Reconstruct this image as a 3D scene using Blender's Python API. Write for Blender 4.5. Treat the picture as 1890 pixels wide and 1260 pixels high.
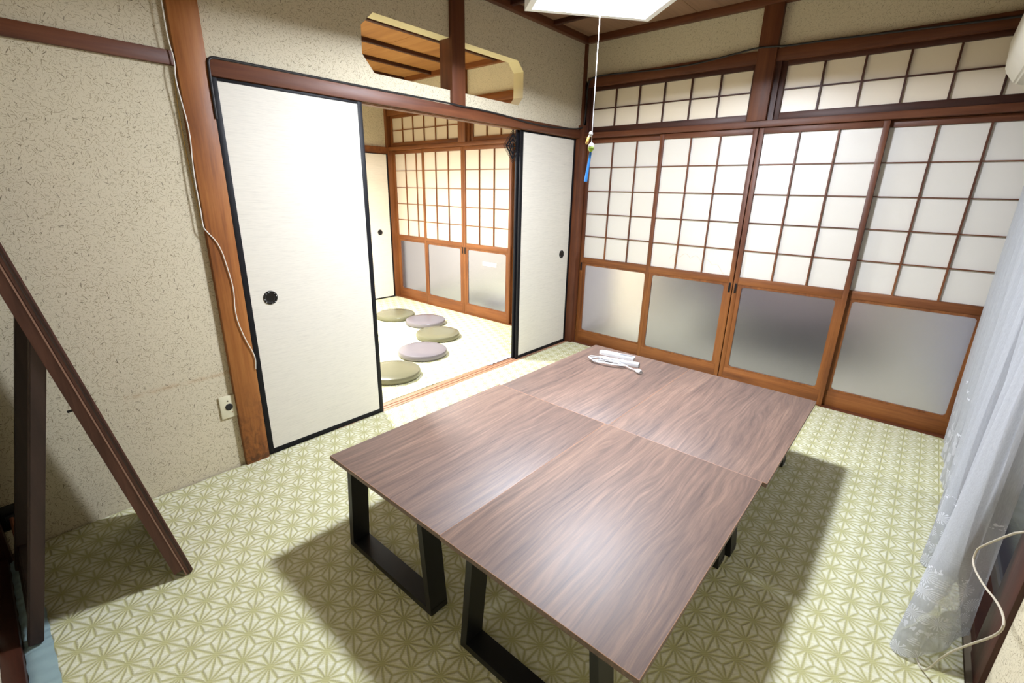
import bpy, bmesh, math, random
from math import pi, sin, cos, radians
from mathutils import Vector, Matrix
from mathutils.geometry import tessellate_polygon
random.seed(7)
for o in list(bpy.data.objects): bpy.data.objects.remove(o)
S = bpy.context.scene
C = S.collection

# ------------------------------------------------------------------ camera, world, lights, exposure
def make_camera():
    yaw, pit, rol = 0.7118, -0.3131, 0.0212
    d = Vector((cos(yaw)*cos(pit), sin(yaw)*cos(pit), sin(pit)))
    r = Vector((sin(yaw), -cos(yaw), 0)); u = r.cross(d)
    r2 = r*cos(rol)+u*sin(rol); u2 = -r*sin(rol)+u*cos(rol)
    cam = bpy.data.cameras.new('camera'); o = bpy.data.objects.new('camera', cam); C.objects.link(o)
    M = Matrix((r2, u2, -d)).transposed().to_4x4(); M.translation = Vector((-3.5407, -2.3401, 1.3417))
    o.matrix_world = M
    cam.sensor_width = 36; cam.lens = 36*860.46/1890; cam.clip_start = 0.02
    S.camera = o
make_camera()
W = bpy.data.worlds.new('world'); S.world = W; W.use_nodes = True
W.node_tree.nodes['Background'].inputs[0].default_value = (0.55, 0.68, 1.0, 1)
W.node_tree.nodes['Background'].inputs[1].default_value = 0.12
S.view_settings.view_transform = 'Standard'; S.view_settings.look = 'None'
S.view_settings.exposure = 0.0; S.view_settings.gamma = 1.0; S.view_settings.use_curve_mapping = False

def area(name, loc, size, power, col, rot=(0, 0, 0)):
    l = bpy.data.lights.new(name, 'AREA'); l.shape = 'DISK'; l.size = size; l.energy = power; l.color = col
    o = bpy.data.objects.new(name, l); o.location = loc; o.rotation_euler = rot; C.objects.link(o); return o
LAMP = Vector((-1.65, -1.19, 2.10))
area('lamp_light', Vector((-1.65, -1.19, 2.122)), 0.20, 62, (0.90, 0.955, 1.06))
LAMP2 = Vector((-1.62, 1.40, 1.86))
LAMP_POWER, LAMP_COL = 430.0, (0.90, 0.955, 1.06)     # the ring tube inside the hanging lamp gives this room's light
area('back_room_light', LAMP2+Vector((0, 0, -0.012)), 0.30, 170, (0.96, 0.98, 1.0))

# ------------------------------------------------------------------ material helpers
class N:
    def __init__(s, name):
        m = bpy.data.materials.new(name); m.use_nodes = True
        s.m = m; s.t = m.node_tree; s.b = s.t.nodes['Principled BSDF']
    def n(s, typ, ins=None, **kw):
        o = s.t.nodes.new(typ)
        for k, v in kw.items(): setattr(o, k, v)
        for k, v in (ins or {}).items(): s.set(o, k, v)
        return o
    def set(s, node, k, v):
        i = node.inputs[k]
        if hasattr(v, 'is_output') or isinstance(v, bpy.types.NodeSocket): s.t.links.new(v, i)
        elif isinstance(v, bpy.types.Node): s.t.links.new(v.outputs[0], i)
        else: i.default_value = v
    def math(s, op, a, b=0.0, c=0.0, clamp=False):
        o = s.n('ShaderNodeMath', {0: a, 1: b, 2: c}, operation=op); o.use_clamp = clamp; return o.outputs[0]
    def vm(s, op, a, b=(0, 0, 0), c=(0, 0, 0)):
        o = s.n('ShaderNodeVectorMath', operation=op); s.set(o, 0, a); s.set(o, 1, b)
        if op in ('MULTIPLY_ADD', 'WRAP'): s.set(o, 2, c)
        return o
    def ramp(s, f, stops, interp='LINEAR'):
        o = s.n('ShaderNodeValToRGB', {0: f}); e = o.color_ramp.elements; o.color_ramp.interpolation = interp
        while len(e) < len(stops): e.new(0.5)
        for el, (p, c) in zip(e, stops): el.position = p; el.color = tuple(c)+(1,) if len(c) == 3 else c
        return o.outputs[0]
    def mix(s, f, a, b, mode='MIX'):
        o = s.n('ShaderNodeMix', data_type='RGBA', blend_type=mode)
        s.set(o, 0, f); s.set(o, 6, a); s.set(o, 7, b); return o.outputs[2]
    def pos(s): return s.n('ShaderNodeNewGeometry').outputs['Position']
    def obj(s): return s.n('ShaderNodeTexCoord').outputs['Object']
    def noise(s, v, scale, detail=4, rough=0.55, dist=0.0, out=0):
        return s.n('ShaderNodeTexNoise', {'Vector': v, 'Scale': scale, 'Detail': detail, 'Roughness': rough, 'Distortion': dist}).outputs[out]
    def bump(s, h, strength, dist):
        o = s.n('ShaderNodeBump', {'Height': h, 'Strength': strength, 'Distance': dist}); s.set(s.b, 'Normal', o.outputs[0]); return o
    def P(s, **kw):
        for k, v in kw.items(): s.set(s.b, k.replace('_', ' '), v)
        return s

def c4(c): return (c[0], c[1], c[2], 1)
def plain(name, col, rough=0.5, metal=0.0, spec=0.5, var=0.06, scale=14):
    m = N(name); n = m.noise(m.pos(), scale)
    lo = c4([x*(1-var) for x in col]); hi = c4([min(1, x*(1+var)) for x in col])
    m.P(Base_Color=m.mix(n, lo, hi), Roughness=rough, Metallic=metal, Specular_IOR_Level=spec)
    return m.m

def wood(name, dark, mid, light, axis='z', rough=0.42, fine=1.0, wear=0.0, seed=0.0, spec=0.4, pale_low=False):
    m = N(name); p = m.vm('ADD', m.pos(), (seed, seed*1.7, seed*0.6)).outputs[0]
    k = 0.055
    sc = {'x': (k, 1, 1), 'y': (1, k, 1), 'z': (1, 1, k)}[axis]
    v = m.vm('MULTIPLY', p, sc).outputs[0]
    a = m.noise(v, 22*fine, 6, 0.6, 0.6); b = m.noise(v, 120*fine, 3, 0.6); g = m.noise(p, 2.2, 2)
    f = m.math('ADD', m.math('MULTIPLY', a, 0.75), m.math('MULTIPLY', b, 0.25))
    f = m.math('ADD', f, m.math('MULTIPLY', m.math('SUBTRACT', g, 0.5), 0.35))
    col = m.ramp(f, [(0.30, dark), (0.50, mid), (0.72, light)])
    if wear:
        w = m.noise(m.vm('MULTIPLY', p, (1, 1, 0.6)).outputs[0], 26, 6, 0.7, 1.2)
        z = m.n('ShaderNodeSeparateXYZ', {0: p}).outputs[2]
        low = m.math('SUBTRACT', 1.0, m.math('MULTIPLY', m.math('SUBTRACT', z, seed*0.6), 2.2), clamp=True)
        wf = m.math('MULTIPLY', m.math('MULTIPLY', m.ramp(w, [(0.45, (0, 0, 0)), (0.6, (1, 1, 1))]), low), wear)
        col = m.mix(wf, col, c4([x*0.45 for x in dark]))
    if pale_low:
        # paler orange towards the bottom, ragged upper limit
        zz = m.n('ShaderNodeSeparateXYZ', {0: m.pos()}).outputs[2]
        wf = m.ramp(m.math('ADD', zz, m.math('MULTIPLY', m.math('SUBTRACT', m.noise(v, 8, 4), 0.5), 0.9)), [(0.62, (1, 1, 1)), (0.99, (0, 0, 0))])
        pale = m.ramp(f, [(0.30, (0.115, 0.034, 0.008)), (0.50, (0.225, 0.075, 0.016)), (0.72, (0.32, 0.122, 0.030))])
        col = m.mix(m.math('MULTIPLY', wf, 0.85), col, pale)
    m.P(Base_Color=col, Roughness=m.math('ADD', rough, m.math('MULTIPLY', b, 0.12)), Specular_IOR_Level=spec)
    m.bump(f, 0.25, 0.002)
    return m.m

def fibre_mask(m, v, scale, length, width, seed):
    """randomly turned short straw fibres: one per voronoi cell"""
    vv = m.vm('ADD', v, (seed, seed*0.37, seed*0.71)).outputs[0]
    vs = m.vm('SCALE', vv); m.set(vs, 'Scale', scale); vs = vs.outputs[0]
    vo = m.n('ShaderNodeTexVoronoi', {'Vector': vs, 'Scale': 1.0, 'Randomness': 1.0}, voronoi_dimensions='2D')
    d = m.vm('SUBTRACT', vs, vo.outputs['Position']).outputs[0]
    sp = m.n('ShaderNodeSeparateXYZ', {0: d}); rc = m.n('ShaderNodeSeparateColor', {0: vo.outputs['Color']})
    ang = m.math('MULTIPLY', rc.outputs[0], 2*pi); ca = m.math('COSINE', ang); sa = m.math('SINE', ang)
    x = m.math('ADD', m.math('MULTIPLY', sp.outputs[0], ca), m.math('MULTIPLY', sp.outputs[1], sa))
    y = m.math('SUBTRACT', m.math('MULTIPLY', sp.outputs[1], ca), m.math('MULTIPLY', sp.outputs[0], sa))
    y = m.math('ADD', y, m.math('MULTIPLY', m.math('MULTIPLY', x, x), m.math('SUBTRACT', rc.outputs[2], 0.5)))
    L = m.math('MULTIPLY', m.math('ADD', 0.35, rc.outputs[1]), length)
    a = m.math('LESS_THAN', m.math('ABSOLUTE', x), L); b = m.math('LESS_THAN', m.math('ABSOLUTE', y), width)
    keep = m.math('GREATER_THAN', rc.outputs[2], 0.35)
    return m.math('MULTIPLY', m.math('MULTIPLY', a, b), keep)

def plaster(name, base, plane='xz', amount=1.0, stain=False):
    m = N(name); p = m.pos(); s = m.n('ShaderNodeSeparateXYZ', {0: p})
    c = m.n('ShaderNodeCombineXYZ', {0: s.outputs['xyz'.index(plane[0])], 1: s.outputs['xyz'.index(plane[1])], 2: 0.0}).outputs[0]
    n = m.noise(p, 3.0, 4); g = m.noise(p, 420, 2)
    col = m.mix(n, c4([x*0.93 for x in base]), c4([min(1, x*1.05) for x in base]))
    col = m.mix(m.math('MULTIPLY', g, 0.25), col, c4([x*0.72 for x in base]))
    big = m.noise(c, 5.0, 3)
    if stain:
        # rusty scuff line with a shape of its own, by the post
        x, z = s.outputs[0], s.outputs[2]
        line = m.math('ADD', 0.492, m.math('MULTIPLY', m.math('ADD', x, 2.86), 0.02))
        line = m.math('ADD', line, m.math('MULTIPLY', m.noise(c, 9, 2), 0.01))
        dz = m.math('ABSOLUTE', m.math('SUBTRACT', z, line))
        f = m.math('SUBTRACT', 1.0, m.math('DIVIDE', dz, 0.016), clamp=True)
        f = m.math('MULTIPLY', f, m.math('GREATER_THAN', x, -3.26))
        f = m.math('MULTIPLY', f, m.math('LESS_THAN', x, -2.86))
        f = m.math('MULTIPLY', f, m.ramp(m.noise(c, 14, 4), [(0.38, (0, 0, 0)), (0.62, (1, 1, 1))]))
        col = m.mix(m.math('MULTIPLY', f, 0.55), col, (0.42, 0.22, 0.08, 1))
    for sc, ln, wd, sd, cc, am in ((56, 0.40, 0.040, 3.1, (0.15, 0.11, 0.05), 0.9), (92, 0.46, 0.052, 11.7, (0.27, 0.21, 0.11), 0.7), (22, 0.14, 0.026, 23.9, (0.06, 0.04, 0.02), 0.9), (74, 0.44, 0.045, 41.3, (0.19, 0.14, 0.06), 0.85), (120, 0.46, 0.055, 61.3, (0.33, 0.27, 0.15), 0.7)):
        f = fibre_mask(m, c, sc, ln, wd, sd)
        f = m.math('MULTIPLY', f, m.math('ADD', m.math('MULTIPLY', big, 0.8), 0.35))
        col = m.mix(m.math('MULTIPLY', f, am*amount, clamp=True), col, c4(cc))
    m.P(Base_Color=col, Roughness=0.95, Specular_IOR_Level=0.15)
    m.bump(g, 0.5, 0.0015)
    return m.m

def asanoha(name):
    m = N(name); p = m.pos(); s = m.n('ShaderNodeSeparateXYZ', {0: p})
    cell = 0.0905
    wob = m.noise(p, 5, 1, out=1)
    # lattice with one row direction along x
    R3 = math.sqrt(3)
    x = m.math('ADD', m.math('DIVIDE', m.math('ADD', s.outputs[0], 3.595), cell), 100.5); y = m.math('ADD', m.math('DIVIDE', m.math('ADD', s.outputs[1], 0.536), cell), 100.5*R3)
    def cellpt(ox, oy):
        ax = m.math('SUBTRACT', m.math('FLOORED_MODULO', m.math('ADD', x, ox), 1.0), 0.5)
        ay = m.math('SUBTRACT', m.math('FLOORED_MODULO', m.math('ADD', y, oy), R3), R3/2)
        r2 = m.math('ADD', m.math('MULTIPLY', ax, ax), m.math('MULTIPLY', ay, ay))
        return ax, ay, r2
    a = cellpt(0, 0); b = cellpt(0.5, R3/2)
    t = m.math('LESS_THAN', a[2], b[2])
    def sel(i): return m.math('ADD', m.math('MULTIPLY', t, a[i]), m.math('MULTIPLY', m.math('SUBTRACT', 1.0, t), b[i]))
    qx, qy = sel(0), sel(1); r = m.math('SQRT', sel(2))
    ang = m.math('ARCTAN2', qy, qx)
    fa = m.math('SUBTRACT', m.math('FLOORED_MODULO', m.math('ADD', ang, pi/12), pi/6), pi/12)
    d = m.math('ABSOLUTE', m.math('MULTIPLY', r, m.math('SINE', fa)))
    jag = m.math('MULTIPLY', m.math('SUBTRACT', m.noise(p, 260, 1), 0.5), 0.035)
    d = m.math('ADD', d, jag)
    line = m.ramp(d, [(0.010, (1, 1, 1)), (0.066, (0, 0, 0))])
    hub = m.ramp(m.math('ADD', r, m.math('MULTIPLY', jag, 2.0)), [(0.10, (1, 1, 1)), (0.20, (0, 0, 0))])
    # outline along the cell edge, where petals meet at the centroids
    mask = m.math('MAXIMUM', line, hub)
    # woven ground
    wv = m.n('ShaderNodeTexWave', {'Vector': m.vm('MULTIPLY', p, (1, 1, 1)).outputs[0], 'Scale': 70.0, 'Distortion': 1.5, 'Detail': 1.0}, bands_direction='DIAGONAL').outputs[1]
    sector = m.math('GREATER_THAN', m.math('SINE', m.math('MULTIPLY', ang, 6.0)), 0.0)
    base = m.mix(m.math('MULTIPLY', wv, 0.35), (0.69, 0.68, 0.50, 1), (0.60, 0.59, 0.40, 1))
    base = m.mix(m.math('MULTIPLY', m.ramp(m.math('FRACT', m.math('MULTIPLY', r, 1.0)), [(0.42, (0, 0, 0)), (0.5, (1, 1, 1))]), 0.6), base, (0.76, 0.76, 0.66, 1))
    gr = m.mix(m.math('MULTIPLY', wv, 0.5), (0.45, 0.435, 0.215, 1), (0.53, 0.51, 0.285, 1))
    col = m.mix(mask, base, gr)
    # stitched seam of the mats along y = -0.905
    ds = m.math('ABSOLUTE', m.math('ADD', s.outputs[1], 0.905))
    seam = m.math('LESS_THAN', ds, 0.007)
    dash = m.math('GREATER_THAN', m.math('FRACT', m.math('MULTIPLY', s.outputs[0], 55.0)), 0.45)
    col = m.mix(m.math('MULTIPLY', seam, m.math('ADD', 0.25, m.math('MULTIPLY', dash, 0.4))), col, (0.52, 0.50, 0.33, 1))
    col = m.mix(m.noise(p, 1.3, 3), col, m.mix(1.0, col, (0.93, 0.93, 0.88, 1), 'MULTIPLY'))
    m.P(Base_Color=col, Roughness=0.85, Specular_IOR_Level=0.2)
    h = m.math('SUBTRACT', m.math('MULTIPLY', wv, 0.12), m.math('MULTIPLY', mask, 0.9))
    h = m.math('SUBTRACT', h, m.math('MULTIPLY', seam, 1.2))
    m.bump(h, 0.75, 0.003)
    return m.m

def walnut(name, seed):
    m = N(name); p = m.vm('ADD', m.pos(), (seed, seed*2.3, 0)).outputs[0]
    v = m.vm('MULTIPLY', p, (0.055, 1, 1)).outputs[0]
    wb = m.noise(m.vm('MULTIPLY', p, (0.55, 1, 1)).outputs[0], 5.5, 3, 0.55, 0.4, out=1)
    v2 = m.vm('ADD', v, m.vm('MULTIPLY', m.vm('SUBTRACT', wb, (0.5, 0.5, 0.5)).outputs[0], (0.01, 0.035, 0)).outputs[0]).outputs[0]
    a = m.noise(v2, 30, 6, 0.66, 0.5); b = m.noise(v2, 210, 4, 0.65); g = m.noise(v, 6, 3)
    warp = m.noise(m.vm('MULTIPLY', p, (1.3, 5.5, 1)).outputs[0], 1.0, 2, 0.5, 0.3, out=1)
    v3 = m.vm('ADD', m.vm('MULTIPLY', p, (0.035, 1, 1)).outputs[0], m.vm('MULTIPLY', m.vm('SUBTRACT', warp, (0.5, 0.5, 0.5)).outputs[0], (0, 0.12, 0)).outputs[0]).outputs[0]
    ln = m.noise(v3, 95, 5, 0.68, 0.0)
    f = m.math('ADD', m.math('ADD', m.math('MULTIPLY', a, 0.22), m.math('MULTIPLY', b, 0.16)), m.math('ADD', m.math('MULTIPLY', g, 0.17), m.math('MULTIPLY', ln, 0.45)))
    col = m.ramp(f, [(0.37, (0.055, 0.031, 0.025)), (0.45, (0.112, 0.066, 0.050)), (0.53, (0.172, 0.103, 0.075)), (0.62, (0.262, 0.162, 0.113))])
    m.P(Base_Color=col, Roughness=m.math('ADD', 0.50, m.math('MULTIPLY', b, 0.12)), Specular_IOR_Level=0.95)
    m.bump(b, 0.12, 0.0008)
    return m.m

def fusuma_paper(name, base):
    m = N(name); p = m.pos()
    v = m.vm('MULTIPLY', p, (1, 1, 34)).outputs[0]
    a = m.noise(v, 9, 4, 0.6, 0.5); b = m.noise(m.vm('MULTIPLY', p, (1, 1, 22)).outputs[0], 26, 3)
    f = m.math('ADD', m.math('MULTIPLY', a, 0.6), m.math('MULTIPLY', b, 0.4))
    col = m.ramp(f, [(0.33, [x*0.86 for x in base]), (0.5, base), (0.68, [min(1, x*1.06) for x in base])])
    m.P(Base_Color=col, Roughness=0.6, Specular_IOR_Level=0.35)
    m.bump(f, 0.3, 0.001)
    return m.m

def shoji_paper(name, base, trans=0.0):
    m = N(name); p = m.pos(); n = m.noise(p, 30, 5, 0.65); g = m.noise(p, 2.5, 3)
    col = m.mix(n, c4([x*0.97 for x in base]), c4(base)); col = m.mix(m.math('MULTIPLY', g, 0.3), col, c4([base[0], base[1]*0.96, base[2]*0.88]))
    m.P(Base_Color=col, Roughness=0.46, Specular_IOR_Level=1.0, Coat_Weight=0.6, Coat_Roughness=0.42, Coat_IOR=1.6)
    return m.m

def frosted(name, tint, rough=0.17, trans=0.0, grain=420, refl=0.88):
    m = N(name); p = m.pos(); n = m.noise(p, grain, 3, 0.7)
    m.P(Base_Color=m.mix(n, c4([x*0.82 for x in tint]), c4([min(1, x*1.15) for x in tint])), Roughness=rough, Transmission_Weight=trans, IOR=1.5, Specular_IOR_Level=0.8, Metallic=refl)
    m.bump(n, 0.35, 0.0010)
    return m.m

def emis(name, col, st):
    m = N(name); m.P(Base_Color=c4(col), Emission_Color=c4(col), Emission_Strength=st, Roughness=0.5); return m.m

def sheer(name):
    m = N(name); p = m.pos()
    s = m.n('ShaderNodeSeparateXYZ', {0: p})
    cc = m.n('ShaderNodeCombineXYZ', {0: s.outputs[0], 1: s.outputs[2], 2: 0.0}).outputs[0]
    cc2 = m.vm('MULTIPLY', cc, (17.0, 17.0, 0)).outputs[0]
    thread = m.noise(m.vm('MULTIPLY', p, (1, 1, 0.05)).outputs[0], 500, 2)
    # embroidered flowers: radial spokes in the lower third
    vo = m.n('ShaderNodeTexVoronoi', {'Vector': cc2, 'Scale': 1.0, 'Randomness': 0.6}, voronoi_dimensions='2D')
    d = m.vm('SUBTRACT', cc2, vo.outputs['Position']).outputs[0]
    sp = m.n('ShaderNodeSeparateXYZ', {0: d})
    an = m.math('ARCTAN2', sp.outputs[1], sp.outputs[0])
    spoke = m.math('GREATER_THAN', m.math('SINE', m.math('ADD', m.math('MULTIPLY', an, 20.0), m.math('MULTIPLY', m.noise(cc, 70, 2), 9.0))), 0.2)
    ring = m.math('LESS_THAN', vo.outputs['Distance'], m.math('ADD', 0.28, m.math('MULTIPLY', m.noise(cc, 40, 1), 0.25)))
    low = m.math('SUBTRACT', 1.0, m.math('MULTIPLY', m.math('SUBTRACT', s.outputs[2], 0.22), 5.0), clamp=True)
    emb = m.math('MULTIPLY', m.math('MULTIPLY', spoke, ring), low)
    # rows of small loops
    zz = m.math('ABSOLUTE', m.math('SUBTRACT', m.math('FRACT', m.math('MULTIPLY', s.outputs[2], 5.5)), 0.5))
    row = m.math('LESS_THAN', zz, 0.05)
    lp = m.math('GREATER_THAN', m.noise(m.vm('MULTIPLY', p, (1, 1, 1)).outputs[0], 110, 1), 0.55)
    grp = m.math('GREATER_THAN', m.noise(m.vm('MULTIPLY', p, (1, 1, 0.1)).outputs[0], 12, 1), 0.53)
    lowr = m.math('LESS_THAN', s.outputs[2], 0.62)
    emb = m.math('MAXIMUM', emb, m.math('MULTIPLY', m.math('MULTIPLY', row, lp), m.math('MULTIPLY', grp, lowr)))
    tr = m.n('ShaderNodeBsdfTransparent'); tl = m.n('ShaderNodeBsdfTranslucent', {0: (0.64, 0.66, 0.70, 1)})
    df = m.n('ShaderNodeBsdfDiffuse', {0: m.mix(emb, (0.58, 0.60, 0.635, 1), (0.76, 0.78, 0.82, 1))})
    a = m.n('ShaderNodeMixShader', {0: 0.30, 1: df.outputs[0], 2: tl.outputs[0]})
    al = m.math('ADD', 0.50, m.math('MULTIPLY', thread, 0.25)); al = m.math('MAXIMUM', al, m.math('MULTIPLY', emb, 0.97))
    f = m.n('ShaderNodeMixShader', {0: al, 1: tr.outputs[0], 2: a.outputs[0]})
    out = [x for x in m.t.nodes if x.type == 'OUTPUT_MATERIAL'][0]
    m.t.links.new(f.outputs[0], out.inputs[0])
    return m.m

M = {}
WOODS = dict(lit=((0.10, 0.030, 0.007), (0.20, 0.068, 0.014), (0.29, 0.11, 0.026)), dark=((0.024, 0.006, 0.003), (0.052, 0.014, 0.007), (0.085, 0.026, 0.012)), mid=((0.055, 0.015, 0.006), (0.110, 0.033, 0.012), (0.165, 0.056, 0.021)), door=((0.055, 0.015, 0.006), (0.110, 0.033, 0.012), (0.165, 0.056, 0.021)))
for k, (a, b, c) in WOODS.items():
    for ax in 'xyz': M[k+ax] = wood('wood_'+k+'_'+ax, a, b, c, ax, seed=ord(ax)*0.1, pale_low=(k == 'door'))
M['post'] = wood('post_wood', (0.13, 0.038, 0.010), (0.27, 0.092, 0.020), (0.39, 0.155, 0.040), 'z', wear=0.8, seed=1.0)
M['nx'] = wood('back_room_wood', (0.095, 0.028, 0.008), (0.18, 0.058, 0.014), (0.25, 0.090, 0.024), 'z', seed=4.0)
M['nxy'] = wood('back_room_wood_y', (0.095, 0.028, 0.008), (0.18, 0.058, 0.014), (0.25, 0.090, 0.024), 'y', seed=4.0)
M['plasterxz'] = plaster('straw_plaster_xz', (0.67, 0.605, 0.45), 'xz', stain=True)
M['plasteryz'] = plaster('straw_plaster_yz', (0.67, 0.605, 0.45), 'yz', 0.7)
M['plasterhole'] = plain('opening_reveal', (0.66, 0.58, 0.36), 0.9, var=0.08)
M['carpet'] = asanoha('hemp_leaf_carpet')
M['fus'] = fusuma_paper('fusuma_paper', (0.69, 0.655, 0.575))
M['fus2'] = fusuma_paper('fusuma_paper_back', (0.72, 0.64, 0.52))
M['lacq'] = plain('black_lacquer', (0.008, 0.008, 0.010), 0.5, spec=0.15, var=0.2)
M['paper'] = shoji_paper('shoji_paper', (0.68, 0.655, 0.61))
M['paperw'] = shoji_paper('shoji_paper_aged', (0.84, 0.75, 0.60))
M['paperb'] = shoji_paper('shoji_paper_back', (0.64, 0.54, 0.42))
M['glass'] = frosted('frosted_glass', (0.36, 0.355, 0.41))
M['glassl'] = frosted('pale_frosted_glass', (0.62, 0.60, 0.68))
M['glassb'] = frosted('back_frosted_glass', (0.40, 0.41, 0.48))
M['steel'] = plain('black_steel', (0.006, 0.006, 0.007), 0.42, 0.0, 0.5, var=0.15)
M['white'] = plain('white_plastic', (0.60, 0.61, 0.63), 0.4)
M['offwhite'] = plain('ivory_plastic', (0.72, 0.68, 0.50), 0.45, var=0.12, scale=30)
M['cream'] = plain('cream_cable', (0.80, 0.77, 0.70), 0.5)
M['tan'] = plain('tan_cord', (0.50, 0.45, 0.36), 0.6)
M['blackc'] = plain('black_cable', (0.012, 0.011, 0.012), 0.5)
M['greenc'] = plain('green_cushion', (0.140, 0.132, 0.078), 0.25, var=0.05)
M['mauvec'] = plain('mauve_cushion', (0.160, 0.142, 0.150), 0.25, var=0.05)
M['sillw'] = wood('light_washed_sill_wood', (0.24, 0.105, 0.055), (0.36, 0.18, 0.10), (0.46, 0.25, 0.15), 'x', seed=6)  # base colour lightened to paint in the light washing over the sill
M['slabw'] = wood('red_brown_table_wood', (0.055, 0.020, 0.016), (0.115, 0.045, 0.035), (0.18, 0.075, 0.055), 'z', rough=0.4, seed=2)
M['slabl'] = plain('worn_arris', (0.26, 0.14, 0.10), 0.4)
M['slabd'] = wood('dark_leg_wood', (0.020, 0.010, 0.008), (0.035, 0.018, 0.014), (0.05, 0.026, 0.02), 'z', rough=0.5, seed=2)
M['ceil'] = wood('ceiling_board_wood', (0.20, 0.115, 0.070), (0.27, 0.155, 0.095), (0.33, 0.20, 0.13), 'x', rough=0.7, fine=0.6, seed=3)
M['ceilb'] = wood('back_ceiling_board_wood', (0.25, 0.100, 0.026), (0.35, 0.155, 0.042), (0.43, 0.21, 0.064), 'y', rough=0.6, fine=0.6, seed=5)
M['blue'] = plain('blue_tassel', (0.03, 0.20, 0.55), 0.35)
M['gold'] = plain('gold_charm', (0.55, 0.36, 0.10), 0.3, 0.5)
M['lime'] = plain('lime_plastic', (0.38, 0.62, 0.05), 0.35)
M['satin'] = plain('pale_blue_satin', (0.30, 0.42, 0.44), 0.35)
M['grey'] = plain('grey_plastic', (0.20, 0.205, 0.22), 0.6)
M['metal'] = plain('plug_metal', (0.5, 0.5, 0.5), 0.3, 1.0)
M['brass'] = plain('dark_brass', (0.02, 0.018, 0.015), 0.35, 0.6)
M['panel'] = plain('lamp_reflector', (0.88, 0.88, 0.88), 0.5, var=0.01)
M['tube'] = emis('ring_tube_glow', LAMP_COL, LAMP_POWER)
M['shade'] = plain('lamp_frame_plastic', (0.80, 0.80, 0.82), 0.4)
M['sheer'] = sheer('lace_curtain_sheer')
M['rust'] = plain('rusty_cord', (0.25, 0.09, 0.04), 0.6)
M['ac'] = plain('air_conditioner_plastic', (0.75, 0.72, 0.64), 0.4)
M['darkgl'] = plain('dark_window_glass', (0.05, 0.06, 0.08), 0.12)
M['alu'] = plain('aluminium', (0.35, 0.33, 0.30), 0.4, 0.8)
M['stain'] = plain('faint_rust_stain', (0.72, 0.58, 0.44), 0.7)
M['edgeband'] = plain('pale_laminate_edge_highlight', (0.42, 0.24, 0.15), 0.5)
M['tatami'] = plain('old_floor_board', (0.22, 0.18, 0.12), 0.8)

# ------------------------------------------------------------------ mesh helpers
def bm_new(): return bmesh.new()
def box(bm, x0, x1, y0, y1, z0, z1, bev=0.0):
    vs = [bm.verts.new((x, y, z)) for x in (x0, x1) for y in (y0, y1) for z in (z0, z1)]
    fs = [(0, 1, 3, 2), (4, 6, 7, 5), (0, 4, 5, 1), (2, 3, 7, 6), (0, 2, 6, 4), (1, 5, 7, 3)]
    F = [bm.faces.new([vs[i] for i in f]) for f in fs]
    if bev > 0:
        es = list({e for f in F for e in f.edges})
        bmesh.ops.bevel(bm, geom=es, offset=bev, segments=2, affect='EDGES', profile=0.5)
    return F
def obj(name, bm, mat, parent=None, smooth=False, loc=None):
    bmesh.ops.recalc_face_normals(bm, faces=bm.faces)
    me = bpy.data.meshes.new(name); bm.to_mesh(me); bm.free()
    me.materials.append(M[mat] if isinstance(mat, str) else mat)
    if smooth:
        for p in me.polygons: p.use_smooth = True
        try: me.set_sharp_from_angle(angle=radians(35))
        except Exception: pass
    o = bpy.data.objects.new(name, me); C.objects.link(o)
    if loc: o.location = loc
    if parent: o.parent = parent
    return o
def share(name, src, parent, loc):
    o = bpy.data.objects.new(name, src.data); C.objects.link(o); o.parent = parent; o.location = loc; return o
def bx(name, dims, mat, parent=None, bev=0.0):
    b = bm_new(); box(b, *dims, bev=bev); return obj(name, b, mat, parent, smooth=bev > 0)
def thing(name, loc=(0, 0, 0), rz=0.0):
    o = bpy.data.objects.new(name, None); o.empty_display_size = 0.05; o.location = loc; o.rotation_euler = (0, 0, rz); C.objects.link(o); return o
def tag(o, label, cat, group=None, kind=None):
    o['label'] = label; o['category'] = cat
    if group: o['group'] = group
    if kind: o['kind'] = kind
    return o
def struct(o, label, cat): return tag(o, label, cat, kind='structure')
def tube(name, pts, r, mat, parent=None, seg=8, smooth_iter=2, closed=False, loc=None):
    P = [Vector(p) for p in pts]
    for _ in range(smooth_iter):
        Q = [P[0]]
        for a, b in zip(P[:-1], P[1:]): Q += [a*0.75+b*0.25, a*0.25+b*0.75]
        Q.append(P[-1]); P = Q
    bm = bm_new(); rings = []; up = Vector((0, 0, 1)); prev = None
    for i, p in enumerate(P):
        t = (P[min(i+1, len(P)-1)]-P[max(i-1, 0)])
        t = t.normalized() if t.length > 1e-9 else Vector((0, 0, 1))
        if prev is None: a = t.cross(up if abs(t.z) < 0.9 else Vector((1, 0, 0))).normalized()
        else:
            a = prev-t*prev.dot(t); a = a.normalized() if a.length > 1e-6 else t.orthogonal().normalized()
        prev = a; b = t.cross(a)
        rings.append([bm.verts.new(p+a*cos(k*2*pi/seg)*r+b*sin(k*2*pi/seg)*r) for k in range(seg)])
    for A, B in zip(rings[:-1], rings[1:]):
        for k in range(seg): bm.faces.new((A[k], A[(k+1) % seg], B[(k+1) % seg], B[k]))
    bm.faces.new(rings[0]); bm.faces.new(rings[-1])
    return obj(name, bm, mat, parent, smooth=True, loc=loc)
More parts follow.
